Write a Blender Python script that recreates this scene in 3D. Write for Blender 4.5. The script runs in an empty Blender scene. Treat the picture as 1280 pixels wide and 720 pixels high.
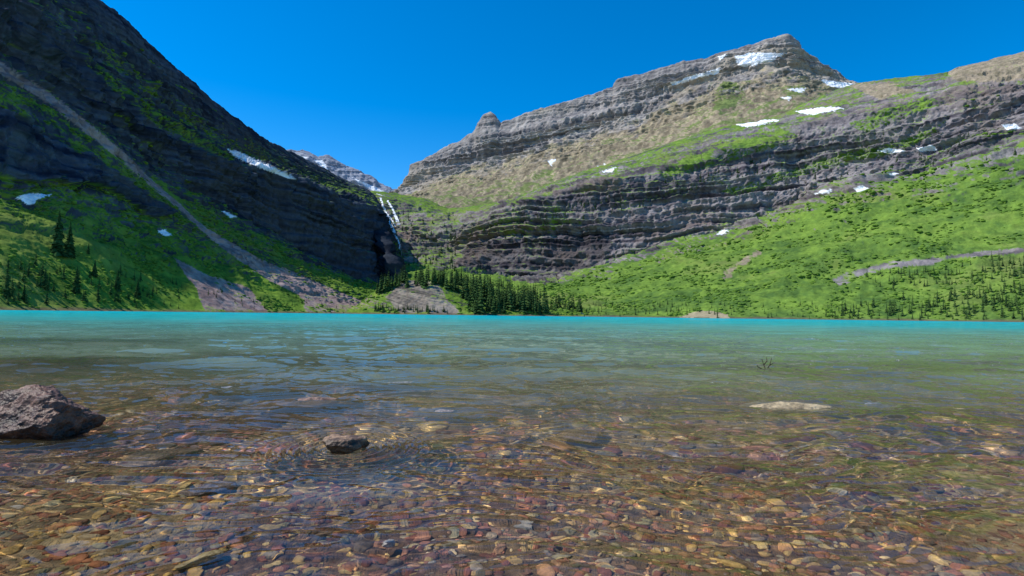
import bpy, math, numpy as np, random
from mathutils import Vector, Matrix
rng=np.random.default_rng(7); random.seed(7)
scene=bpy.context.scene
scene.view_settings.view_transform='Standard'; scene.view_settings.look='None'; scene.view_settings.exposure=0
COL=scene.collection
# ---------------------------------------------------------------- camera
FP=1280*20/36.0; PITCH=math.atan(34/FP); ROLL=0.0125; CAMZ=0.5
F=np.array([0,math.cos(PITCH),math.sin(PITCH)]); U0=np.array([0,-math.sin(PITCH),math.cos(PITCH)]); R0=np.array([1.,0,0])
R=math.cos(ROLL)*R0+math.sin(ROLL)*U0; U=-math.sin(ROLL)*R0+math.cos(ROLL)*U0
CAM=np.array([0,0,CAMZ])
cd=bpy.data.cameras.new("camera"); cam=bpy.data.objects.new("camera",cd); COL.objects.link(cam)
cd.lens=20; cd.sensor_width=36; cd.clip_start=0.05; cd.clip_end=30000
m=Matrix(((R[0],U[0],-F[0],0),(R[1],U[1],-F[1],0),(R[2],U[2],-F[2],CAMZ),(0,0,0,1)))
cam.matrix_world=m; scene.camera=cam
def P3(px,py,D):
    px=np.asarray(px,float);py=np.asarray(py,float);D=np.asarray(D,float)
    d=((px-640)/FP)[...,None]*R-((py-360)/FP)[...,None]*U+F
    return CAM+d*(D/d[...,1])[...,None]
def proj(P):
    q=P-CAM; f=q@F; f=np.where(f<1e-3,1e-3,f)
    return 640+FP*(q@R)/f, 360-FP*(q@U)/f
# ---------------------------------------------------------------- noise
_p=rng.permutation(256).astype(np.int64); _v=rng.random(256)*2-1
def vn(x,y,z):
    xi=np.floor(x).astype(np.int64);yi=np.floor(y).astype(np.int64);zi=np.floor(z).astype(np.int64)
    fx=x-xi;fy=y-yi;fz=z-zi
    fx=fx*fx*(3-2*fx);fy=fy*fy*(3-2*fy);fz=fz*fz*(3-2*fz)
    def h(a,b,c): return _v[_p[(_p[(_p[a&255]+b)&255]+c)&255]]
    def l(a,b,t): return a+(b-a)*t
    x0=l(l(h(xi,yi,zi),h(xi+1,yi,zi),fx),l(h(xi,yi+1,zi),h(xi+1,yi+1,zi),fx),fy)
    x1=l(l(h(xi,yi,zi+1),h(xi+1,yi,zi+1),fx),l(h(xi,yi+1,zi+1),h(xi+1,yi+1,zi+1),fx),fy)
    return l(x0,x1,fz)
def fbm(x,y,z,o=4,g=0.5):
    s=0;a=1;t=0
    for i in range(o):
        s=s+a*vn(x*2**i+i*17.3,y*2**i+i*5.1,z*2**i+i*9.7);t+=a;a*=g
    return s/t
def ridged(x,y,z,o=4,g=0.5):
    s=0;a=1;t=0
    for i in range(o):
        s=s+a*(1-2*np.abs(vn(x*2**i+i*11.3,y*2**i+i*7.1,z*2**i+i*3.7)));t+=a;a*=g
    return s/t
def ss(a,b,x):
    t=np.clip((x-a)/(b-a),0,1); return t*t*(3-2*t)
def mixc(a,b,t): return a+(b-a)*t[...,None]
def inpoly(px,py,poly):
    c=np.zeros(px.shape,bool);n=len(poly)
    for i in range(n):
        x1,y1=poly[i];x2,y2=poly[(i+1)%n]
        if y1==y2: continue
        c^=((y1>py)!=(y2>py))&(px<(x2-x1)*(py-y1)/(y2-y1)+x1)
    return c
# ---------------------------------------------------------------- mesh helpers
def mesh_np(name,V,Fc,color=None,mat=None,smooth=True,extra=None,link=True):
    V=np.asarray(V,np.float32);Fc=np.asarray(Fc,np.int32);k=Fc.shape[1]
    me=bpy.data.meshes.new(name)
    me.vertices.add(len(V));me.vertices.foreach_set("co",V.ravel())
    me.loops.add(Fc.size);me.loops.foreach_set("vertex_index",Fc.ravel())
    me.polygons.add(len(Fc));me.polygons.foreach_set("loop_start",np.arange(0,Fc.size,k,dtype=np.int32))
    me.polygons.foreach_set("use_smooth",np.full(len(Fc),smooth,dtype=bool))
    me.update(calc_edges=True)
    if color is not None:
        a=me.color_attributes.new("Col",'FLOAT_COLOR','POINT')
        c=np.ones((len(V),4),np.float32);c[:,:3]=color;a.data.foreach_set("color",c.ravel())
    if extra:
        for kx,vx in extra.items():
            a=me.attributes.new(kx,'FLOAT','POINT');a.data.foreach_set("value",np.asarray(vx,np.float32).ravel())
    if mat: me.materials.append(mat)
    ob=bpy.data.objects.new(name,me)
    if link: COL.objects.link(ob)
    return ob
def grid_faces(r,c,flip=False):
    i=np.arange(r*c).reshape(r,c)
    a=i[:-1,:-1].ravel();b=i[:-1,1:].ravel();d=i[1:,1:].ravel();e=i[1:,:-1].ravel()
    return np.stack([a,e,d,b] if flip else [a,b,d,e],1)
def ico(sub):
    t=(1+5**.5)/2
    v=[(-1,t,0),(1,t,0),(-1,-t,0),(1,-t,0),(0,-1,t),(0,1,t),(0,-1,-t),(0,1,-t),(t,0,-1),(t,0,1),(-t,0,-1),(-t,0,1)]
    v=[np.array(q)/np.linalg.norm(q) for q in v]
    f=[(0,11,5),(0,5,1),(0,1,7),(0,7,10),(0,10,11),(1,5,9),(5,11,4),(11,10,2),(10,7,6),(7,1,8),(3,9,4),(3,4,2),(3,2,6),(3,6,8),(3,8,9),(4,9,5),(2,4,11),(6,2,10),(8,6,7),(9,8,1)]
    for _ in range(sub):
        c={};nf=[]
        def mid(a,b):
            k=(min(a,b),max(a,b))
            if k not in c:
                q=v[a]+v[b];v.append(q/np.linalg.norm(q));c[k]=len(v)-1
            return c[k]
        for a,b,d in f:
            x=mid(a,b);y=mid(b,d);z=mid(d,a);nf+=[(a,x,z),(b,y,x),(d,z,y),(x,y,z)]
        f=nf
    return np.array(v),np.array(f)
# ---------------------------------------------------------------- materials
def newmat(name):
    m=bpy.data.materials.new(name);m.use_nodes=True;n=m.node_tree;n.nodes.clear();return m,n,n.nodes,n.links
def attr_mat(name,rough=0.9,nscale=0.2,nlo=0.6,nhi=1.4,bump=0.5,bdist=1.0,spec=0.2,bscale=None,detail=4):
    m,t,N,L=newmat(name)
    o=N.new('ShaderNodeOutputMaterial')
    if spec>0:
        b=N.new('ShaderNodeBsdfPrincipled')
        b.inputs['Roughness'].default_value=rough;b.inputs['Specular IOR Level'].default_value=spec
    else: b=N.new('ShaderNodeBsdfDiffuse')
    a=N.new('ShaderNodeAttribute');a.attribute_name="Col"
    g=N.new('ShaderNodeNewGeometry')
    n=N.new('ShaderNodeTexNoise');n.inputs['Scale'].default_value=nscale;n.inputs['Detail'].default_value=detail;n.inputs['Roughness'].default_value=0.65
    L.new(g.outputs['Position'],n.inputs['Vector'])
    mr=N.new('ShaderNodeMapRange');mr.inputs['From Min'].default_value=0.3;mr.inputs['From Max'].default_value=0.7
    mr.inputs['To Min'].default_value=nlo;mr.inputs['To Max'].default_value=nhi
    L.new(n.outputs['Fac'],mr.inputs['Value'])
    mx=N.new('ShaderNodeVectorMath');mx.operation='SCALE'
    L.new(a.outputs['Color'],mx.inputs[0]);L.new(mr.outputs['Result'],mx.inputs['Scale'])
    L.new(mx.outputs['Vector'],b.inputs[0])
    if bump>0:
        bp=N.new('ShaderNodeBump');bp.inputs['Strength'].default_value=bump;bp.inputs['Distance'].default_value=bdist
        n2=N.new('ShaderNodeTexNoise');n2.inputs['Scale'].default_value=bscale or nscale*1.7;n2.inputs['Detail'].default_value=3
        L.new(g.outputs['Position'],n2.inputs['Vector'])
        L.new(n2.outputs['Fac'],bp.inputs['Height']);L.new(bp.outputs['Normal'],b.inputs['Normal'])
    L.new(b.outputs[0],o.inputs['Surface']);return m
M_far=attr_mat("far_rock",0.95,0.03,0.75,1.25,0.6,8,spec=0)
M_terr=attr_mat("hillside",0.95,0.12,0.75,1.25,0.6,2.2,spec=0)
M_leaf=attr_mat("foliage",0.8,0.6,0.75,1.25,0,0.5,spec=0,detail=2)
M_tree=attr_mat("conifer",0.85,1.5,0.6,1.4,0,0.2,spec=0,detail=2)
M_rock=attr_mat("wet_rock",0.55,22,0.35,1.7,0.9,0.014,spec=0.35,bscale=45,detail=8)
M_peb=attr_mat("pebbles",0.7,90,0.7,1.3,0,0.003,spec=0,detail=3)
M_bed=attr_mat("lakebed_gravel",0.9,30,0.5,1.5,0.8,0.02,spec=0)
# ---------------------------------------------------------------- terrain
V3=lambda *a: np.array(a,float)
def curve(cx,yp,dp,z=None):
    yp=np.array(yp,float);dp=np.array(dp,float)
    y=np.interp(cx,yp[:,0],yp[:,1]);d=np.interp(cx,dp[:,0],dp[:,1])
    C=P3(cx,y,d)
    if z is not None: C[:,2]=z
    return C
def build(name,x0,x1,step,curves,nrows,W,prm,polys,mat):
    cx=np.arange(x0,x1+step,step)
    C=[curve(cx,*c) for c in curves]
    rows=[];B=[]
    for k,n in enumerate(nrows):
        for t in np.arange(n)/n:
            rows.append(C[k]*(1-t)+C[k+1]*t);B.append(k+t)
    rows.append(C[-1]);B.append(len(C)-1)
    P=np.array(rows);B=np.array(B)[:,None]*np.ones(len(cx))
    for _ in range(4):
        P[1:-1]=P[1:-1]*0.5+(P[:-2]+P[2:])*0.25
    s=prm['s']
    x,y,z=P[...,0],P[...,1],P[...,2]
    n0=fbm(x/(60*s),y/(60*s),z/(60*s),5)
    nw=fbm(x/(260*s),y/(260*s),z/(260*s),3)
    Bp=B+n0*prm.get('bw',0.25)
    idx=np.arange(len(C))
    cw=np.interp(Bp,idx,W['cliff']);vw=np.interp(Bp,idx,W['veg']);sw=np.interp(Bp,idx,W['scree'])
    qx,qy=proj(P);n9=fbm(x/(20*s),y/(20*s),z/(20*s),3)
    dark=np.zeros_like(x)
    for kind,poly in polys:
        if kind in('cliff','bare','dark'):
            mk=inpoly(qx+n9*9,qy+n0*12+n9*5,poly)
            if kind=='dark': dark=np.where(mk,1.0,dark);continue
            vw=np.where(mk,.10 if kind=='cliff' else .24,vw);sw=np.where(mk,0,sw)
            if kind=='cliff': cw=np.where(mk,1.0,cw)
    du=np.gradient(P,axis=1);dv=np.gradient(P,axis=0)
    N=np.cross(dv,du);N/=np.linalg.norm(N,axis=-1,keepdims=True)+1e-9
    N=np.where((N[...,2]<0)[...,None],-N,N)
    H=N.copy();H[...,2]*=0.15;H/=np.linalg.norm(H,axis=-1,keepdims=True)+1e-9
    gul=ridged(x/(70*s),y/(70*s),z/(260*s),5,0.6)+.8*ridged(x/(24*s),y/(24*s),z/(150*s),5,.6)
    per=prm['per'];zz=z+nw*per*0.8+n0*per*prm.get('warp',.16)+x*prm.get('dip',0.0)
    zz=zz+per*.45*vn(zz/(per*1.7),zz*0,zz*0)+n9*per*.06
    t=(zz/per)%1.0;st=t-ss(0.78,1.0,t)
    per2=per*0.37;t2=(zz/per2)%1.0;st2=t2-ss(0.7,1.0,t2)
    bedv=.25+.9*ss(-.4,.4,vn(np.floor(zz/per)*3.3,x/(140*s),y/(140*s)))
    bed2=.2+.8*ss(-.3,.4,vn(np.floor(zz/per2)*5.3+9,x/(80*s),y/(80*s)))
    fine=fbm(x/(9*s),y/(9*s),z/(14*s),4,0.7)
    edge=np.clip((B-prm.get('e0',0.0))*1.0,0,1)
    edt=edge
    if prm.get('shore',1): edt=edge*ss(len(C)-1.9,len(C)-2.6,B)
    P=P+H*(cw*(prm['ga']*gul+prm['sa']*(st*bedv+0.45*st2*bed2)+prm['fa']*fine)*edt)[...,None]
    g2=ridged(x/(110*s),y/(110*s),z/(500*s),5,.55)
    f2=fbm(x/(16*s),y/(16*s),z/(16*s),4,0.65)
    P=P+N*((1-cw)*(prm.get('va',10)*g2+prm.get('vf',2.0)*f2)*edt)[...,None]
    P[...,2]+=np.where(edge<1,prm.get('rid',0)*fbm(x/(25*s),y/(25*s),z*0,4,0.6),0)
    if prm.get('shore',1):
        k=ss(len(C)-3.2,len(C)-2.2,B);P[...,2]+=k*(B<len(C)-1.5)*(1.2*f2+.5)
    du=np.gradient(P,axis=1);dv=np.gradient(P,axis=0)
    N=np.cross(dv,du);N/=np.linalg.norm(N,axis=-1,keepdims=True)+1e-9
    nz=np.abs(N[...,2])
    x,y,z=P[...,0],P[...,1],P[...,2]
    n1=fbm(x/(28*s)+31,y/(28*s),z/(28*s),5,0.65);n2=fbm(x/(90*s)+7,y/(90*s),z/(90*s),3)
    n3=fbm(x/(6*s),y/(6*s)+3,z/(6*s),3,0.7)
    px,py=proj(P)
    stripe=vn(zz/(per*0.20),x/(260*s),y/(260*s))*0.6+vn(zz/(per*0.07)+50,x/(140*s),y/(140*s))*0.4
    rill=fbm(x/(9*s),y/(9*s)+5,z/(90*s),4,.65)
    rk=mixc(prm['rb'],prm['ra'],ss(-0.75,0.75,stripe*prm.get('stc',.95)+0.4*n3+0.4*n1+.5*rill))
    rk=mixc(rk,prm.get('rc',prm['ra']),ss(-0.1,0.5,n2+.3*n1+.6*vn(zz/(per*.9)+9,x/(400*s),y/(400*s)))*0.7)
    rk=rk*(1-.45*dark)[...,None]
    scc=mixc(prm['sb'],prm['sc'],ss(-0.55,0.55,n1*.8+0.4*n3+1.1*rill))
    vg=mixc(prm['vd'],prm['vb'],ss(-0.6,0.5,n1*0.8+0.4*n3+0.3*n2+.3*rill))
    vg=mixc(vg,prm.get('vc',V3(0.16,0.17,0.055)),ss(0.0,0.6,n2+0.4*n1+.3*rill)*0.55)
    pw=prm.get('pw',6)
    wx=px+n1*pw*1.2+n3*2.5;wy=py+n2*pw*0.8+n1*pw*.5+n3*2
    for kind,poly in polys:
        if kind=='snow': continue
        mk=inpoly(wx,wy,poly)
        if kind=='scree': sw=np.where(mk,1.0,sw);vw=np.where(mk,vw*0.15,vw)
        if kind=='rock': vw=np.where(mk,0.12,vw);sw=np.where(mk,0,sw)
        if kind=='veg': vw=np.where(mk,.75,vw)
    base=mixc(rk,scc,ss(0.4,0.6,sw+0.35*n1))
    vm=ss(0.40,0.62,vw+prm.get('nn',.4)*n1+0.2*n3+.25*rill+prm.get('nzw',0.8)*(nz-prm.get('nz0',0.6))*(vw>0.02))
    c=mixc(base,vg,vm)
    sx=px+n1*4+n3*3;sy=py+n3*1.5+n1*1.5
    for kind,poly in polys:
        if kind=='snow':
            mk=inpoly(sx,sy,poly).astype(float)
            c=mixc(c,V3(0.85,0.87,0.9),mk);vm=vm*(1-mk)
    if prm.get('shore',1):
        c=mixc(c,V3(.13,.10,.07),(1-ss(.6,2.2,z+n1*1.5))*.85)
        for kind,poly in polys:
            if kind=='beach':
                mk=inpoly(px+n3*3,py+n3*1.5,poly);c=mixc(c,V3(.36,.29,.19),mk*.9)
                vm=vm*(1-mk)
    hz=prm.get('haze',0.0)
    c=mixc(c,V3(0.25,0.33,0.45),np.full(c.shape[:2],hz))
    r,cc=P.shape[:2]
    ob=mesh_np(name,P.reshape(-1,3),grid_faces(r,cc,True),np.clip(c,0.004,0.9).reshape(-1,3),mat,True)
    return dict(P=P,vm=vm,px=px,py=py,B=B,nz=nz,ob=ob)

G=dict(vd=V3(0.055,0.112,0.022),vb=V3(0.165,0.265,0.036))
SH=[(-400,381),(1700,407)]
far=build("distant_peak",330,560,1.2,[
 ([(330,230),(560,280)],[(330,5200),(560,5200)]),
 ([(330,185),(362,188),(378,187),(390,191),(400,197),(410,194),(420,199),(432,207),(445,211),(455,216),(470,227),(490,236),(520,242),(560,250)],[(330,4600),(560,4600)]),
 ([(330,205),(400,212),(470,236),(560,262)],[(330,4480),(560,4480)]),
 ([(330,300),(560,320)],[(330,4000),(560,4000)])],[8,40,60],
 dict(cliff=[1,1,0.7,0.2],veg=[0,0,0,0.2],scree=[0,0,.4,1]),
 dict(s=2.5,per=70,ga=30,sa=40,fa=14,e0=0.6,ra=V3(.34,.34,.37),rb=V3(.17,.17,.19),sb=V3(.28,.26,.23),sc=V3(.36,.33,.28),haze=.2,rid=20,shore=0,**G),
 [('snow',[(392,200),(402,199),(410,212),(404,210)]),('snow',[(372,194),(384,196),(378,200)]),('snow',[(440,222),(470,234),(485,242),(465,238)])],M_far)
ridge=[(470,290),(500,238),(508,224),(516,206),(530,200),(552,186),(575,175),(592,165),(599,152),(606,142),(613,139),(619,145),(625,154),(640,149),(655,143),(700,130),(740,117),(767,108),(772,99),(800,93),(830,85),(850,79),(880,73),(900,66),(920,62),(958,50),(985,45),(992,49),(998,62),(1010,70),(1030,82),(1050,97),(1070,104),(1150,125),(1350,150)]
rd=[(470,3700),(620,3400),(800,3050),(985,2750),(1350,2800)]
off=lambda L,d:[(a,b+d) for a,b in L]
peak=build("mountain_peak",470,1300,1.15,[
 (off(ridge,30),off(rd,500)),(ridge,rd),
 ([(470,300),(500,246),(516,236),(560,219),(620,200),(660,190),(700,174),(760,158),(800,145),(860,118),(900,102),(960,84),(1000,94),(1060,114),(1150,135),(1350,160)],off(rd,-110)),
 ([(470,310),(500,256),(560,240),(640,222),(700,204),(800,176),(900,135),(1000,115),(1080,122),(1350,175)],off(rd,-450)),
 ([(470,320),(520,280),(640,290),(800,240),(900,195),(1000,165),(1350,200)],off(rd,-1100))],[8,110,90,90],
 dict(cliff=[1,1,0.95,0.55,0.15],veg=[0,0,0.04,.30,.48],scree=[0,0,.25,.75,.85]),
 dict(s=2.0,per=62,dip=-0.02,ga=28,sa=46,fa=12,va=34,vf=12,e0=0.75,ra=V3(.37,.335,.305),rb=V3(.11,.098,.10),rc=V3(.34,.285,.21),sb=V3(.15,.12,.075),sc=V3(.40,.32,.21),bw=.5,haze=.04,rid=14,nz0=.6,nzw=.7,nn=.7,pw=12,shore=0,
  vd=V3(.06,.09,.025),vb=V3(.15,.19,.05)),
 [('snow',[(918,70),(940,66),(982,66),(965,76),(930,84),(920,80)]),('snow',[(838,104),(870,94),(902,84),(896,92),(860,101),(842,107)]),
  ('snow',[(1025,99),(1045,102),(1070,105),(1050,110),(1036,107)]),('snow',[(683,201),(694,198),(688,207)]),('snow',[(745,209),(776,202),(758,211)]),
  ('snow',[(897,70),(910,68),(900,76)]),('snow',[(985,112),(1008,110),(1000,116)]),('snow',[(975,122),(990,121),(985,125)]),
  ('veg',[(890,130),(905,104),(925,100),(930,118),(915,132),(900,145)])],M_far)
sh=[(380,900),(470,860),(640,760),(860,660),(1000,600),(1280,520),(1600,430)]
right=build("terraced_mountainside",400,1560,1.15,[
 ([(400,262),(560,300),(1000,200),(1560,120)],[(400,2700),(1560,2500)]),
 ([(400,236),(480,240),(500,243),(530,248),(560,260),(600,256),(640,250),(690,230),(730,215),(800,192),(850,175),(900,160),(960,150),(1010,128),(1050,110),(1070,105),(1100,99),(1125,97),(1185,91),(1195,86),(1240,74),(1280,65),(1400,40),(1560,20)],[(400,2300),(500,2200),(640,1900),(1000,1800),(1190,1500),(1560,1200)]),
 ([(400,255),(480,256),(520,268),(570,285),(600,280),(640,262),(700,243),(760,229),(820,215),(880,205),(920,190),(1000,165),(1100,140),(1200,118),(1280,112),(1560,90)],[(400,2000),(500,1900),(640,1450),(800,1350),(1000,1350),(1200,1150),(1560,900)]),
 ([(400,290),(500,295),(570,308),(640,300),(700,292),(800,262),(900,240),(1000,215),(1100,190),(1200,165),(1280,145),(1560,130)],[(400,1800),(500,1720),(640,1390),(800,1290),(1000,1270),(1200,1080),(1560,840)]),
 ([(400,330),(500,335),(575,342),(640,352),(700,350),(760,335),(820,318),(870,306),(930,286),(960,277),(1000,257),(1040,240),(1100,226),(1160,215),(1220,190),(1280,175),(1560,160)],[(400,1500),(500,1400),(640,1290),(800,1210),(1000,1180),(1200,1010),(1560,760)]),
 ([(400,365),(640,372),(760,370),(860,355),(1000,330),(1140,310),(1280,300),(1560,290)],[(400,1050),(640,950),(860,830),(1000,800),(1280,690),(1560,520)]),
 (SH,sh),(SH,off(sh,-45),-5)],[8,75,75,85,95,80,8],
 dict(cliff=[.5,.6,.85,1,.9,0,0,0],veg=[.5,.40,.34,.24,.36,1.1,1.1,1],scree=[0,.4,.2,0,0.0,.1,.1,.1]),
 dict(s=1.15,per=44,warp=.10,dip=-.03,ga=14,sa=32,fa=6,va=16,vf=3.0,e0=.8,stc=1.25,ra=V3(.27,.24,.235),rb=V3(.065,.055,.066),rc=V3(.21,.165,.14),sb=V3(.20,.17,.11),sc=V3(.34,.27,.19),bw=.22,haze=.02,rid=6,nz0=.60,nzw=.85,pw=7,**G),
 [('snow',[(1095,188),(1110,185),(1132,188),(1110,191)]),('snow',[(1145,185),(1165,181),(1172,188),(1150,189)]),('snow',[(1252,156),(1268,154),(1276,161),(1260,163)]),
  ('snow',[(1016,243),(1040,235),(1034,242)]),('snow',[(1066,235),(1078,232),(1087,236),(1070,240)]),('snow',[(894,293),(905,287),(915,286),(904,293)]),
  ('snow',[(915,155),(940,149),(975,150),(935,159)]),('snow',[(995,140),(1020,135),(1056,134),(1015,144)]),('snow',[(575,241),(600,235),(608,240),(585,244)]),('snow',[(612,239),(637,236),(622,243)]),('snow',[(648,240),(660,236),(655,242)]),('snow',[(750,215),(770,209),(765,215)]),
  ('snow',[(1105,215),(1122,216),(1115,219)]),('beach',[(850,397),(862,391),(885,388),(908,392),(912,398)]),
  ('cliff',[(575,330),(590,312),(640,296),(720,285),(800,262),(900,238),(1000,222),(1100,190),(1200,150),(1290,120),(1290,168),(1200,185),(1150,208),(1040,235),(990,250),(930,278),(830,305),(760,330),(700,352),(640,356),(590,350)]),
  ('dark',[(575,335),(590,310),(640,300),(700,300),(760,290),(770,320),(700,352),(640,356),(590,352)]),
  ('bare',[(690,255),(760,235),(900,195),(1000,170),(1060,140),(1290,95),(1290,118),(1100,172),(900,225),(700,275)]),
  ('veg',[(820,212),(880,190),(980,160),(1000,172),(900,205),(830,222)]),('veg',[(1060,152),(1160,120),(1180,130),(1080,165)]),('veg',[(900,238),(1010,205),(1120,178),(1190,152),(1130,188),(1010,216),(920,244)]),
  ('rock',[(1040,350),(1100,329),(1180,318),(1285,310),(1285,316),(1180,325),(1100,338),(1048,355)]),('scree',[(1185,88),(1240,70),(1290,58),(1290,100),(1230,104),(1195,102)]),('scree',[(1060,108),(1110,104),(1150,112),(1100,122)]),
  ('scree',[(900,347),(945,312),(985,280),(988,284),(950,316),(904,350)]),
  ('veg',[(940,310),(960,282),(1010,255),(1050,240),(1100,240),(1110,300),(1000,330)])],M_terr)
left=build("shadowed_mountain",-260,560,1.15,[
 ([(-260,-250),(125,60),(340,215),(480,290),(560,395)],[(-260,800),(0,1100),(125,1300),(340,2300),(560,2600)]),
 ([(-260,-310),(-100,-180),(0,-98),(60,-52),(125,0),(170,40),(220,85),(265,125),(300,152),(340,180),(365,191),(400,208),(430,225),(455,235),(472,246),(480,275),(486,318),(500,350),(525,375),(560,394)],[(-260,410),(0,580),(125,720),(220,900),(300,1160),(340,1380),(430,1950),(472,2100),(486,1500),(560,1100)]),
 ([(-260,-200),(-100,-95),(0,-25),(80,45),(140,90),(200,140),(290,192),(340,210),(370,225),(430,241),(465,256),(480,290),(500,356),(560,395)],[(-260,380),(0,540),(125,665),(200,800),(290,1050),(370,1380),(430,1650),(472,1700),(486,1300),(560,1000)]),
 ([(-260,-185),(-100,-75),(0,0),(80,62),(140,112),(200,165),(270,205),(290,208),(340,214),(400,238),(450,254),(470,268),(480,300),(500,360),(560,395)],[(-260,350),(0,490),(125,600),(200,710),(290,870),(340,940),(400,1080),(470,1300),(486,1150),(560,950)]),
 ([(-260,-50),(-100,15),(0,76),(60,110),(130,163),(200,220),(250,252),(290,272),(350,302),(400,334),(440,352),(475,356),(500,368),(560,396)],[(-260,335),(0,468),(125,578),(200,680),(290,835),(400,1030),(475,1160),(560,900)]),
 ([(-260,50),(-100,90),(0,132),(100,190),(160,232),(200,252),(250,276),(300,302),(400,352),(460,372),(500,380),(560,397)],[(-260,290),(0,395),(125,480),(200,560),(290,680),(400,820),(475,900),(560,850)]),
 ([(-260,215),(-100,230),(0,238),(100,241),(160,268),(215,283),(260,304),(300,320),(400,362),(460,381),(560,398)],[(-260,265),(0,360),(125,440),(200,515),(290,610),(400,730),(475,800),(560,800)]),
 (SH,[(-260,190),(0,240),(125,300),(270,400),(380,520),(470,640),(560,780)]),
 (SH,[(-260,160),(0,210),(125,270),(270,365),(380,480),(470,590),(560,740)],-5)],[6,110,35,90,60,85,110,8],
 dict(cliff=[1,1,.7,.9,.8,.3,.6,0,0],veg=[0.06,0.08,.56,.18,.22,.85,.6,1.2,1],scree=[0,0,0,0,0.1,.3,.0,.2,.1]),
 dict(s=.75,per=30,dip=.10,ga=16,sa=15,fa=5,va=7,vf=2.0,e0=.8,ra=V3(.085,.10,.125),rb=V3(.018,.023,.038),rc=V3(.06,.066,.08),sb=V3(.20,.14,.13),sc=V3(.38,.28,.255),bw=.2,rid=5,nz0=.70,nzw=1.0,pw=7,**G),  # rock albedo kept dark and bluish: part of the wall's shade is painted in
 [('snow',[(283,186),(300,190),(335,206),(372,224),(366,225),(330,212),(296,197)]),('snow',[(18,246),(40,242),(64,243),(50,249),(36,256)]),('snow',[(196,288),(206,287),(216,294),(206,296)]),('snow',[(275,262),(297,271),(290,273)]),
  ('cliff',[(288,212),(340,218),(400,240),(450,256),(478,275),(480,345),(440,348),(400,328),(350,298),(300,272),(285,250)]),
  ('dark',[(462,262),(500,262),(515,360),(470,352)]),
  ('cliff',[(-50,130),(0,150),(60,175),(110,205),(160,240),(205,272),(170,265),(120,232),(0,226),(-50,225)]),
  ('cliff',[(-60,-20),(0,8),(80,70),(140,122),(200,172),(280,215),(290,255),(250,240),(200,205),(130,150),(60,98),(0,62),(-60,40)]),
  ('veg',[(130,182),(170,205),(200,235),(240,262),(232,268),(190,248),(140,205)]),('veg',[(0,108),(70,140),(120,185),(100,190),(0,128)]),
  ('veg',[(80,48),(140,92),(200,140),(290,194),(285,203),(200,160),(140,110),(90,66)]),
  ('scree',[(0,80),(60,116),(130,170),(200,234),(260,288),(350,335),(400,355),(465,382),(468,393),(385,393),(375,370),(340,352),(280,315),(215,258),(145,196),(55,128),(0,93)]),
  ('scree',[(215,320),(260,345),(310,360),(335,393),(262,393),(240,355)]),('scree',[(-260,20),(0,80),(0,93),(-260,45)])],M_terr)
kn=build("rocky_knoll",430,730,1.0,[
 ([(430,392),(470,380),(540,372),(640,385),(730,396)],[(430,720),(730,720)]),
 ([(430,391),(452,380),(466,364),(485,354),(510,348),(540,347),(575,352),(600,360),(625,372),(660,384),(730,396)],[(430,610),(540,640),(730,640)]),
 ([(430,392),(470,372),(500,362),(540,360),(580,368),(620,380),(730,397)],[(430,590),(540,600),(730,620)]),
 (SH,[(430,560),(540,545),(640,560),(730,600)]),(SH,[(430,540),(540,525),(640,540),(730,570)],-4)],[8,25,60,8],
 dict(cliff=[.2,.2,.6,.7,0],veg=[.9,.8,.5,.5,.6],scree=[0,0,.4,.3,.3]),
 dict(s=.5,per=7,dip=.3,ga=3,sa=5,fa=1.5,va=3,vf=1.2,e0=.8,ra=V3(.32,.27,.22),rb=V3(.06,.055,.05),sb=V3(.20,.16,.13),sc=V3(.32,.26,.20),bw=.3,rid=1,**G),
 [('rock',[(482,372),(500,350),(545,350),(560,375),(575,392),(500,392)])],M_terr)
# ---------------------------------------------------------------- merge helper
def merged(tv,tf,pos,scl,rotz,cols,jit=0,tilt=None,tcol=None):
    n=len(pos);nv=len(tv)
    V=tv[None]*scl[:,None,:]
    if jit: V=V*(1+jit*(rng.random((n,nv,1))-.5))
    if tilt is not None:
        c,s=np.cos(tilt)[:,None],np.sin(tilt)[:,None];yy=V[...,1]*c-V[...,2]*s;zz=V[...,1]*s+V[...,2]*c;V=np.stack([V[...,0],yy,zz],-1)
    c,s=np.cos(rotz)[:,None],np.sin(rotz)[:,None]
    V=np.stack([V[...,0]*c-V[...,1]*s,V[...,0]*s+V[...,1]*c,V[...,2]],-1)+pos[:,None]
    Fc=(tf[None]+(np.arange(n)*nv)[:,None,None]).reshape(-1,3)
    C=np.repeat(cols[:,None],nv,1)
    if tcol is not None: C=C*tcol[None]
    return V.reshape(-1,3),Fc,C.reshape(-1,3)
def joinsets(name,sets,mat,smooth=True):
    V=[];Fc=[];C=[];o=0
    for v,f,c in sets: V.append(v);Fc.append(f+o);C.append(c);o+=len(v)
    return mesh_np(name,np.concatenate(V),np.concatenate(Fc),np.concatenate(C),mat,smooth)
iv,if_=ico(1)
sets=[]
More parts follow.
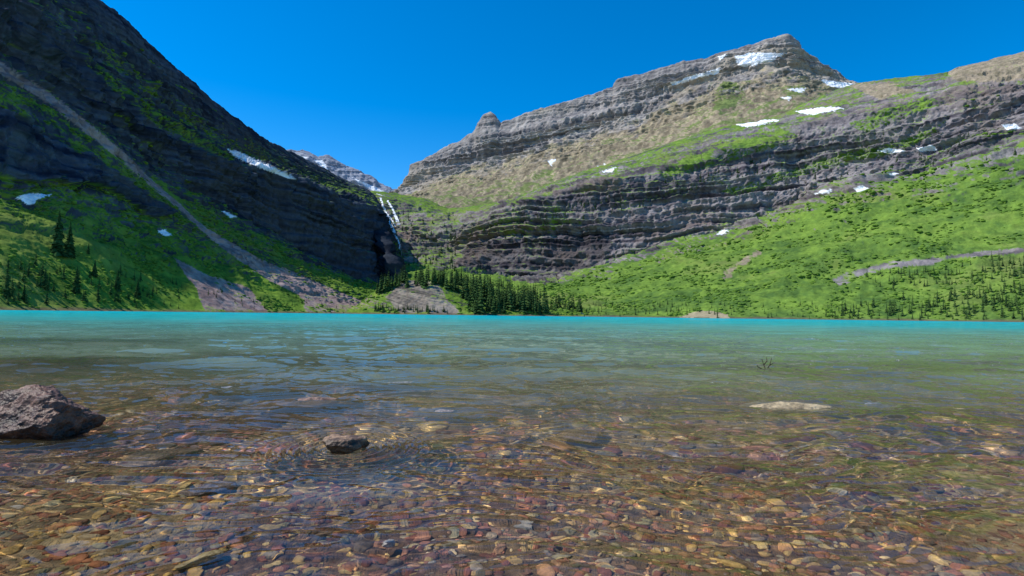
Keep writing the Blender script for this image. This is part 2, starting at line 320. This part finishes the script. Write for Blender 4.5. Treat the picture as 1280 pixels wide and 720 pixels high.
for T,cnt,xr in ((left,14000,(-200,480)),(right,14000,(560,1480)),(kn,900,(440,720))):
    w=(T['vm']>.6)&(T['P'][...,1]<1100)&(T['px']>xr[0])&(T['px']<xr[1])&(T['P'][...,2]>1.0)
    P=T['P'][w];k=rng.choice(len(P),min(cnt,len(P)),replace=False);p=P[k]
    cl=fbm(p[:,0]/30,p[:,1]/30,p[:,2]/30,4)
    keep=(cl*2.2+rng.random(len(p))*.9)>.40;p=p[keep];cl=cl[keep]
    D=p[:,1];r=D*(.0012+.0028*rng.random(len(p))**2)
    S=np.stack([r*1.2,r*(.9+.4*rng.random(len(p))),r*(.4+.35*rng.random(len(p)))],1)
    col=mixc(V3(.06,.125,.022),V3(.15,.25,.036),np.clip(rng.random(len(p))*.9+.1-cl*.4,0,1))
    sets.append(merged(iv,if_,p,S,rng.random(len(p))*6.3,col,jit=.55))
joinsets("hillside_shrubs",sets,M_leaf,True)
def conifer(tiers,limbs,h=1.0,w=.16,seed=0):
    r=np.random.default_rng(seed);V=[];Fc=[];C=[]
    ns=6
    for k,(z,rr) in enumerate(((0,.018),(.45,.012),(1,.001))):
        for i in range(ns):
            a=i/ns*2*math.pi;V.append((rr*math.cos(a),rr*math.sin(a),z));C.append((1.6,.9,.9))
    for k in range(2):
        for i in range(ns):
            a=k*ns+i;b=k*ns+(i+1)%ns;Fc+=[(a,b,b+ns),(a,b+ns,a+ns)]
    for t in range(tiers):
        f=t/(tiers-1);z=.07+.91*f
        R_=w*(1-f)**.85*(.75+.5*r.random())+.008
        for i in range(limbs):
            if r.random()<.10: continue
            a=(i+r.random()*.8)/limbs*2*math.pi;L_=R_*(.6+.65*r.random());dz=-L_*(.35+.4*r.random())
            zj=z+r.normal()*.012;wd=L_*.38+.006
            ca,sa=math.cos(a),math.sin(a);o=len(V);sh=.6+.7*r.random()
            V+= [(0,0,zj+.03),(ca*L_*.6-sa*wd,sa*L_*.6+ca*wd,zj+dz*.75),(ca*L_,sa*L_,zj+dz),(ca*L_*.6+sa*wd,sa*L_*.6-ca*wd,zj+dz*.75),(ca*L_*.6,sa*L_*.6,zj+dz*.25+.012)]
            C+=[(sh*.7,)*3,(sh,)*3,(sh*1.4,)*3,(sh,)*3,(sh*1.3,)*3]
            Fc+=[(o,o+1,o+4),(o+1,o+2,o+4),(o+2,o+3,o+4),(o+3,o,o+4)]
    return np.array(V),np.array(Fc),np.array(C)
def pick(T,cnt,poly,minz=.5):
    w=inpoly(T['px'],T['py'],poly)&(T['P'][...,2]>minz);P=T['P'][w]
    return P[rng.choice(len(P),min(cnt,len(P)),replace=False)] if len(P) else np.zeros((0,3))
def forest(name,groups):
    tm=[conifer(9,7,seed=q) for q in range(5)];sets=[]
    for p,hl,hh in groups:
        for q in range(5):
            s=p[q::5]
            if not len(s): continue
            h=hl+(hh-hl)*rng.random(len(s))**1.3;w=h*(.8+.5*rng.random(len(s)))
            col=mixc(V3(.022,.048,.018),V3(.055,.10,.028),rng.random(len(s)))
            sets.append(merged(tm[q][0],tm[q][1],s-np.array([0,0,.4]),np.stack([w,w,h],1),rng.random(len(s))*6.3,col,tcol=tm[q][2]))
    joinsets(name,sets,M_tree,False)
forest("conifer_forest",[
 (pick(kn,90,[(466,368),(500,350),(545,348),(575,354),(570,365),(520,357),(480,366)]),12,22),
 (pick(kn,190,[(560,352),(600,360),(640,376),(690,393),(590,393),(580,375)]),12,28),
 (pick(kn,50,[(468,384),(560,388),(560,393),(468,393)]),5,9),
 (pick(right,260,[(560,345),(640,360),(720,378),(730,396),(560,396)]),12,24),
 (pick(right,450,[(1020,390),(1120,376),(1300,352),(1500,340),(1500,404),(1040,401)]),6,13),
 (pick(right,180,[(700,380),(1060,380),(1060,401),(700,397)]),4,8),
 (pick(right,220,[(1080,345),(1290,318),(1500,300),(1500,345),(1290,352),(1100,365)]),6,12),
 (pick(right,130,[(575,290),(680,262),(800,235),(950,200),(960,215),(800,262),(640,300)]),8,18),
 (pick(right,160,[(480,262),(570,285),(570,340),(480,330)]),10,22),
 (pick(right,120,[(870,200),(1100,165),(1280,160),(1280,200),(1000,240)]),6,14),
 (pick(left,110,[(-150,335),(60,330),(180,345),(190,386),(-150,386)]),4,9),
 (pick(left,60,[(120,345),(200,350),(440,386),(150,388)]),3,6),
])
def ground(T,px,py):
    d=(T['px']-px)**2+(T['py']-py)**2;i=np.unravel_index(np.argmin(d),d.shape);return T['P'][i]
for q,(x,yb,hpx) in enumerate([(72,318,57),(86,320,44),(95,366,34),(56,360,26),(118,345,22),(147,362,26),(172,372,24),(8,372,30),(30,376,22),(110,318,14)]):
    g=ground(left,x,yb);h=hpx/FP*g[1]
    v,f,c=conifer(20,11,w=.17,seed=50+q)
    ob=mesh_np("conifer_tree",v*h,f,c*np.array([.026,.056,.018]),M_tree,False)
    ob.location=g-np.array([0,0,.3]);ob.rotation_euler=(0,0,q*1.3)
M_white=attr_mat("white_water",.6,.3,.85,1.1,.3,1)
def fall(paths):
    V=[];Fc=[]
    for pts,w in paths:
        xs=np.linspace(0,1,30);a=np.array(pts,float);tt=np.linspace(0,1,len(a))
        X=np.interp(xs,tt,a[:,0])+rng.normal(size=30)*.35;Y=np.interp(xs,tt,a[:,1])
        W_=np.interp(xs,[0,1],w)*(.6+.7*rng.random(30))
        g=np.array([ground(right,x,y) for x,y in zip(X,Y)])
        D=np.minimum.accumulate(g[:,1])-8
        A=P3(X-W_/2,Y,D);B=P3(X+W_/2,Y,D);o=len(V)
        for i in range(30): V+=[A[i],B[i]]
        for i in range(29): Fc.append((o+2*i,o+2*i+1,o+2*i+3,o+2*i+2))
    return mesh_np("waterfall",V,Fc,np.tile([.88,.9,.93],(len(V),1)),M_white,True)
fall([([(475,247),(481,262),(486,274),(494,294)],(2.4,4)),([(484,250),(491,262),(499,281)],(2.2,3.6)),([(480,262),(488,272),(494,283)],(1.2,2.0)),([(470,242),(480,245),(492,246)],(2,2.5)),([(494,294),(499,303),(501,316)],(2.2,1.4))])
# ---------------------------------------------------------------- lakebed
def bedz(x,y):
    d=-0.022-0.075*(y-0.6)-0.012*np.clip(y-2,0,None)**1.5
    d=np.where(y<0.3,0.0035+(0.3-y)*.12,d)
    d=np.clip(d,-9,1.5)
    n=fbm(x*1.1,y*1.1,x*0,3)*.03*np.clip(y/2,0.2,1)
    return d+n
ys=np.concatenate([np.linspace(-40,-1,30),np.linspace(-.8,.5,30),.55*np.exp(np.linspace(0,math.log(22),330)),12.5*np.exp(np.linspace(0.03,math.log(700),70))])
tt=np.linspace(-1.6,1.6,440)
X=tt[None]*(np.abs(ys)[:,None]+2.0);X=np.where(np.abs(ys)[:,None]>20,X*1.6,X);Y=ys[:,None]*np.ones_like(tt)[None]
Z=bedz(X,Y)
c1=fbm(X*2.2,Y*2.2,X*0,4);c2=fbm(X*14,Y*14,X*0+5,3)
bc=mixc(V3(.22,.13,.08),V3(.42,.30,.15),ss(-.5,.5,c1));bc=mixc(bc,V3(.09,.06,.045),ss(0,.6,c2)*.7)
mesh_np("ground",np.stack([X,Y,Z],-1).reshape(-1,3),grid_faces(*X.shape),bc.reshape(-1,3),M_bed,True)
def cutrock(v,n,lo,hi,r):
    v=v.copy()
    for _ in range(n):
        a=r.normal(size=3);a/=np.linalg.norm(a);d=lo+(hi-lo)*r.random()
        v=v-np.clip(v@a-d,0,None)[:,None]*a
    return v
pv,pf=ico(2)
pal=np.array([[.29,.14,.10],[.23,.105,.085],[.34,.21,.145],[.44,.32,.17],[.54,.43,.26],[.27,.235,.20],[.22,.21,.16],[.17,.14,.135],[.33,.18,.145],[.50,.37,.18],[.14,.09,.08],[.31,.30,.28]])
sets=[]
def scatter(n,y0,y1,rm,rs,q0):
    y=np.sqrt(rng.random(n)*(y1*y1-y0*y0)+y0*y0);x=(rng.random(n)*2-1)*(y*1.05+.45)
    r=rm*np.exp(rng.normal(size=n)*rs);r=np.clip(r,.003,rm*3)
    z=bedz(x,y)+r*.15
    S=np.stack([r*(1+.5*rng.random(n)),r*(.7+.35*rng.random(n)),r*(.3+.35*rng.random(n))],1)
    pc=pal[rng.choice(len(pal),n,p=np.array([13,11,12,12,7,9,6,8,9,6,5,2])/100)]*(.8+.75*rng.random((n,1)))
    cl=fbm(x*1.3,y*1.3,x*0+9,3);pc=pc*mixc(V3(.95,.87,.95),V3(1.35,1.16,.76),ss(-.4,.4,cl))
    pc=pc*(.7+.5*ss(-.5,.4,fbm(x*2.1,y*2.1,x*0+19,3)))[:,None]
    ti=rng.normal(size=n)*.25;ro=rng.random(n)*6.3
    for q in range(10):
        s=slice(q,None,10);rr=np.random.default_rng(100+q+q0)
        t=cutrock(pv,7,.55,.9,rr)
        sets.append(merged(t,pf,np.stack([x,y,z],1)[s],S[s],ro[s],pc[s],tilt=ti[s]))
scatter(17000,.65,2.3,.0075,.50,0)
scatter(8000,2.2,5.0,.018,.5,20)
scatter(150,2.0,5.0,.04,.35,40)
joinsets("lakebed_pebbles",sets,M_peb,True)
def boulder(name,loc,size,rot,seed,ca,cb,cuts=16,sub=5,lo=.5,hi=.9,rough=.07,wet=True):
    r=np.random.default_rng(seed);v,f=ico(sub);v=cutrock(v,cuts,lo,hi,r)
    n=fbm(v[:,0]*2.5+seed,v[:,1]*2.5,v[:,2]*2.5,5,.6);nr=ridged(v[:,0]*3+seed,v[:,1]*3,v[:,2]*3,5,.6)
    v=v*(1+rough*n+rough*.6*nr)[:,None]*np.array(size)
    c=mixc(V3(*ca),V3(*cb),ss(-.4,.4,n+.4*nr));c=mixc(c,V3(.03,.022,.02),ss(.0,.5,-nr)*.7)
    if wet:
        w=1-ss(.01,.09,v[:,2]+loc[2]+n*.05);c=c*(1-.75*w)[:,None]
    ob=mesh_np(name,v,f,c,M_rock,True);ob.location=loc;ob.rotation_euler=rot;return ob
def onwater(px,py,z=0):
    d=((px-640)/FP)*R-((py-360)/FP)*U+F;t=(z-CAMZ)/d[2];return CAM+d*t
g=onwater(14,547);boulder("boulder",(g[0]-.0,g[1]+.10,-.01),(.30,.20,.185),(0,.12,.2),5,(.035,.018,.011),(.135,.068,.042),cuts=22,rough=.18,sub=6)
g=onwater(428,564);boulder("small_rock",(g[0],g[1]+.03,.008),(.085,.07,.060),(0,0,.4),8,(.16,.085,.045),(.42,.26,.15),cuts=12,sub=4,rough=.14)
g=onwater(985,508);boulder("flat_rock",(g[0],g[1],-.012),(.27,.15,.05),(0,.02,-.05),11,(.24,.18,.10),(.42,.32,.18),cuts=14,sub=4,lo=.55,rough=.12,wet=False)
for i,(px,py,sx,sy,sz,dz,ca,cb) in enumerate([
 (300,486,.35,.2,.10,-.085,(.10,.10,.11),(.2,.2,.2)),(560,512,.22,.12,.06,-.05,(.10,.08,.08),(.24,.2,.18)),(655,500,.20,.10,.05,-.045,(.18,.12,.08),(.38,.27,.17)),
 (385,500,.3,.16,.09,-.08,(.14,.08,.06),(.3,.18,.12)),(500,478,.35,.2,.1,-.10,(.10,.11,.11),(.2,.2,.18)),(720,540,.15,.10,.04,-.09,(.15,.1,.07),(.3,.2,.12)),
 (1090,505,.3,.15,.07,-.07,(.1,.1,.11),(.2,.2,.2)),(250,688,.05,.03,.018,-.05,(.36,.27,.14),(.5,.4,.22)),(487,672,.018,.013,.012,-.04,(.35,.3,.25),(.5,.45,.4)),(260,600,.10,.06,.03,-.10,(.10,.08,.08),(.24,.18,.15)),
 (200,560,.16,.10,.05,-.13,(.12,.09,.07),(.28,.2,.14)),(1200,585,.10,.06,.025,-.11,(.3,.22,.10),(.42,.32,.16)),(820,600,.05,.03,.02,-.09,(.25,.15,.08),(.36,.24,.12)),(1250,600,.16,.08,.04,-.12,(.18,.13,.08),(.34,.25,.15))]):
    g=onwater(px,py);boulder("submerged_rock",(g[0],g[1],dz),(sx,sy,sz),(0,0,i*.14),30+i,ca,cb,cuts=12,sub=4,lo=.55,wet=False)
def tube(V,Fc,p,r,ns=6):
    p=np.array(p,float)
    for k in range(len(p)):
        d=p[min(k+1,len(p)-1)]-p[max(k-1,0)];d/=np.linalg.norm(d);a=np.cross(d,[.3,.9,.1]);a/=np.linalg.norm(a);b=np.cross(d,a)
        for i in range(ns):
            t=i/ns*2*math.pi;V.append(p[k]+r[k]*(math.cos(t)*a+math.sin(t)*b))
        if k:
            o=len(V)-2*ns
            for i in range(ns): Fc.append((o+i,o+(i+1)%ns,o+ns+(i+1)%ns,o+ns+i))
V=[];Fc=[]
for b in ([(0,0,-.3),(.02,0,0),(.0,.01,.06),(-.02,.0,.11)],[(.02,0,0),(.06,.01,.05),(.075,0,.12)],[(0,.01,.05),(.03,0,.09),(.025,0,.13)],[(.02,0,.0),(-.05,.02,.03),(-.06,.01,.05)],[(.06,.01,.05),(.09,0,.07)]):
    tube(V,Fc,b,np.linspace(.005,.002,len(b)))
g=onwater(955,463);tw=mesh_np("driftwood_twig",V,Fc,np.tile([.06,.035,.025],(len(V),1)),M_tree,True);tw.location=(g[0],g[1],0)
# ---------------------------------------------------------------- water
yr=np.concatenate([np.linspace(-.6,.5,20),.52*np.exp(np.linspace(0,math.log(10),640)),5.2*np.exp(np.linspace(.008,math.log(6),230)),32*np.exp(np.linspace(.02,math.log(55),120))])
tt=np.linspace(-1.4,1.4,960)
X=tt[None]*(np.abs(yr)[:,None]+.6);Y=yr[:,None]*np.ones_like(tt)[None]
wx=X+.35*fbm(X*1.3,Y*1.3,X*0,3);wy=Y+.35*fbm(X*1.3+9,Y*1.3,X*0,3)
amp=.60+.40*ss(1.0,3.0,Y)
Z=.024*fbm(wx*2.4,wy*4.6,X*0+1,4,.5)*amp+.046*fbm(wx*.7,wy*1.6,X*0+2,3,.5)*ss(1.6,6,Y)
Z+=.015*(ridged(wx*3.2,wy*5.6,X*0+7,3,.5))*amp
Z+=.0016*fbm(wx*15,wy*20,X*0+3,2)
Z*=1-.5*ss(14,32,Y)
g=onwater(428,564)
rr=np.hypot(X-g[0],(Y-g[1]-.03));near=np.exp(-(rr/.30)**2);Z*=1-.90*near
Z+=.0062*np.sin(rr*2*math.pi/.047)*np.exp(-((rr-.16)/.14)**2)*(rr>.05)
g2=onwater(14,547);rr=np.hypot((X-g2[0])*.7,(Y-g2[1]-.10));Z+=.003*np.sin(rr*2*math.pi/.07)*np.exp(-((rr-.3)/.15)**2)
n=fbm(X*.7,Y*1.6,X*0+4,4);lf=fbm(X/14,Y/30,X*0+4,3)
Yn=Y*np.exp(n*.18)
op=np.interp(Yn,[0,1.5,2.2,3.0,4.2,7,12,20],[.02,.04,.10,.28,.56,.84,.97,1.0])
kk=[0,2,3.5,5.5,9,18,50,130,400,2000]
bcw=np.array([[.17,.11,.05],[.19,.14,.07],[.18,.165,.085],[.17,.21,.13],[.16,.25,.18],[.10,.28,.235],[.025,.33,.32],[.003,.38,.42],[.001,.34,.43],[.001,.32,.42]])
bw=np.stack([np.interp(Yn*np.exp(lf*.5),kk,bcw[:,i]) for i in range(3)],-1)*(1+.35*n)[...,None]
dk=np.exp(-(((X+4.1+n)/1.9)**2+((Y-5.0+n*.8)/.9)**2))+.8*np.exp(-(((X+7.5)/3)**2+((Y-9+n)/1.2)**2))  # dark reflection patches on the left, painted into the water body colour
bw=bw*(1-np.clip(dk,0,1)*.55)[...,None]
def water_mat():
    m,t,N,L=newmat("lake_water")
    o=N.new('ShaderNodeOutputMaterial')
    geo=N.new('ShaderNodeNewGeometry')
    mp=N.new('ShaderNodeMapping');mp.inputs['Scale'].default_value=(.9,2.6,1);L.new(geo.outputs['Position'],mp.inputs['Vector'])
    n1=N.new('ShaderNodeTexNoise');n1.inputs['Scale'].default_value=1.1;n1.inputs['Detail'].default_value=5;n1.inputs['Distortion'].default_value=.5
    L.new(mp.outputs['Vector'],n1.inputs['Vector'])
    fa=N.new('ShaderNodeAttribute');fa.attribute_name='far'
    bp=N.new('ShaderNodeBump');bp.inputs['Distance'].default_value=.16
    L.new(fa.outputs['Fac'],bp.inputs['Strength']);L.new(n1.outputs['Fac'],bp.inputs['Height'])
    at=N.new('ShaderNodeAttribute');at.attribute_name='Col'
    df=N.new('ShaderNodeBsdfDiffuse');L.new(at.outputs['Color'],df.inputs['Color'])
    rf=N.new('ShaderNodeBsdfRefraction');rf.inputs['IOR'].default_value=1.33;rf.inputs['Roughness'].default_value=0;rf.inputs['Color'].default_value=(1,.98,.92,1)
    L.new(bp.outputs['Normal'],df.inputs['Normal'])
    op_=N.new('ShaderNodeAttribute');op_.attribute_name='opac'
    m1=N.new('ShaderNodeMixShader');L.new(op_.outputs['Fac'],m1.inputs[0]);L.new(rf.outputs[0],m1.inputs[1]);L.new(df.outputs[0],m1.inputs[2])
    gl=N.new('ShaderNodeBsdfGlossy');gl.inputs['Roughness'].default_value=.03;L.new(bp.outputs['Normal'],gl.inputs['Normal'])
    fr=N.new('ShaderNodeFresnel');fr.inputs['IOR'].default_value=1.33;L.new(bp.outputs['Normal'],fr.inputs['Normal'])
    mn=N.new('ShaderNodeMapRange');mn.inputs['To Max'].default_value=.55;mn.inputs['From Max'].default_value=.6;L.new(fr.outputs[0],mn.inputs['Value'])
    # wave slopes average the grazing reflectance down with distance from shore
    fm=N.new('ShaderNodeMath');fm.operation='MULTIPLY_ADD';fm.inputs[1].default_value=-.55;fm.inputs[2].default_value=1.0;L.new(fa.outputs['Fac'],fm.inputs[0])
    mm=N.new('ShaderNodeMath');mm.operation='MULTIPLY';L.new(mn.outputs[0],mm.inputs[0]);L.new(fm.outputs[0],mm.inputs[1])
    m2=N.new('ShaderNodeMixShader');L.new(mm.outputs[0],m2.inputs[0]);L.new(m1.outputs[0],m2.inputs[1]);L.new(gl.outputs[0],m2.inputs[2])
    L.new(m2.outputs[0],o.inputs['Surface']);return m
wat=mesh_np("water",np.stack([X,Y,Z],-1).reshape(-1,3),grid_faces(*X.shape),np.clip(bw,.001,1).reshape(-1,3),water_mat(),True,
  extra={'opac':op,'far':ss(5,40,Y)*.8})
# ---------------------------------------------------------------- light
AZ=math.radians(-88);EL=math.radians(52)
tosun=Vector((math.sin(AZ)*math.cos(EL),math.cos(AZ)*math.cos(EL),math.sin(EL)))
sl=bpy.data.lights.new("sun",'SUN');sl.energy=5.0;sl.angle=math.radians(.53);sl.color=(1,.96,.88)
so=bpy.data.objects.new("sun",sl);COL.objects.link(so);so.rotation_euler=(-tosun).to_track_quat('-Z','Y').to_euler();so.location=(0,0,50)
try:
    sl.cycles.is_caustics_light=True
    wat.cycles.is_caustics_caster=True
    for o in bpy.data.objects:
        if o.name.split('.')[0] in("ground","lakebed_pebbles","submerged_rock","flat_rock","small_rock","boulder"): o.cycles.is_caustics_receiver=True
except Exception as e: print("CAUST",e)
w=bpy.data.worlds.new("World");scene.world=w;w.use_nodes=True
N=w.node_tree.nodes;L=w.node_tree.links;bg=N['Background']
sk=N.new('ShaderNodeTexSky');sk.sky_type='NISHITA';sk.sun_disc=False;sk.sun_elevation=EL;sk.sun_rotation=AZ%(2*math.pi);sk.altitude=1600;sk.air_density=1.0;sk.dust_density=.1;sk.ozone_density=3
hs=N.new('ShaderNodeHueSaturation');hs.inputs['Saturation'].default_value=1.45;hs.inputs['Value'].default_value=1.4;hs.inputs['Hue'].default_value=.50
L.new(sk.outputs[0],hs.inputs['Color']);L.new(hs.outputs[0],bg.inputs['Color']);bg.inputs['Strength'].default_value=.14
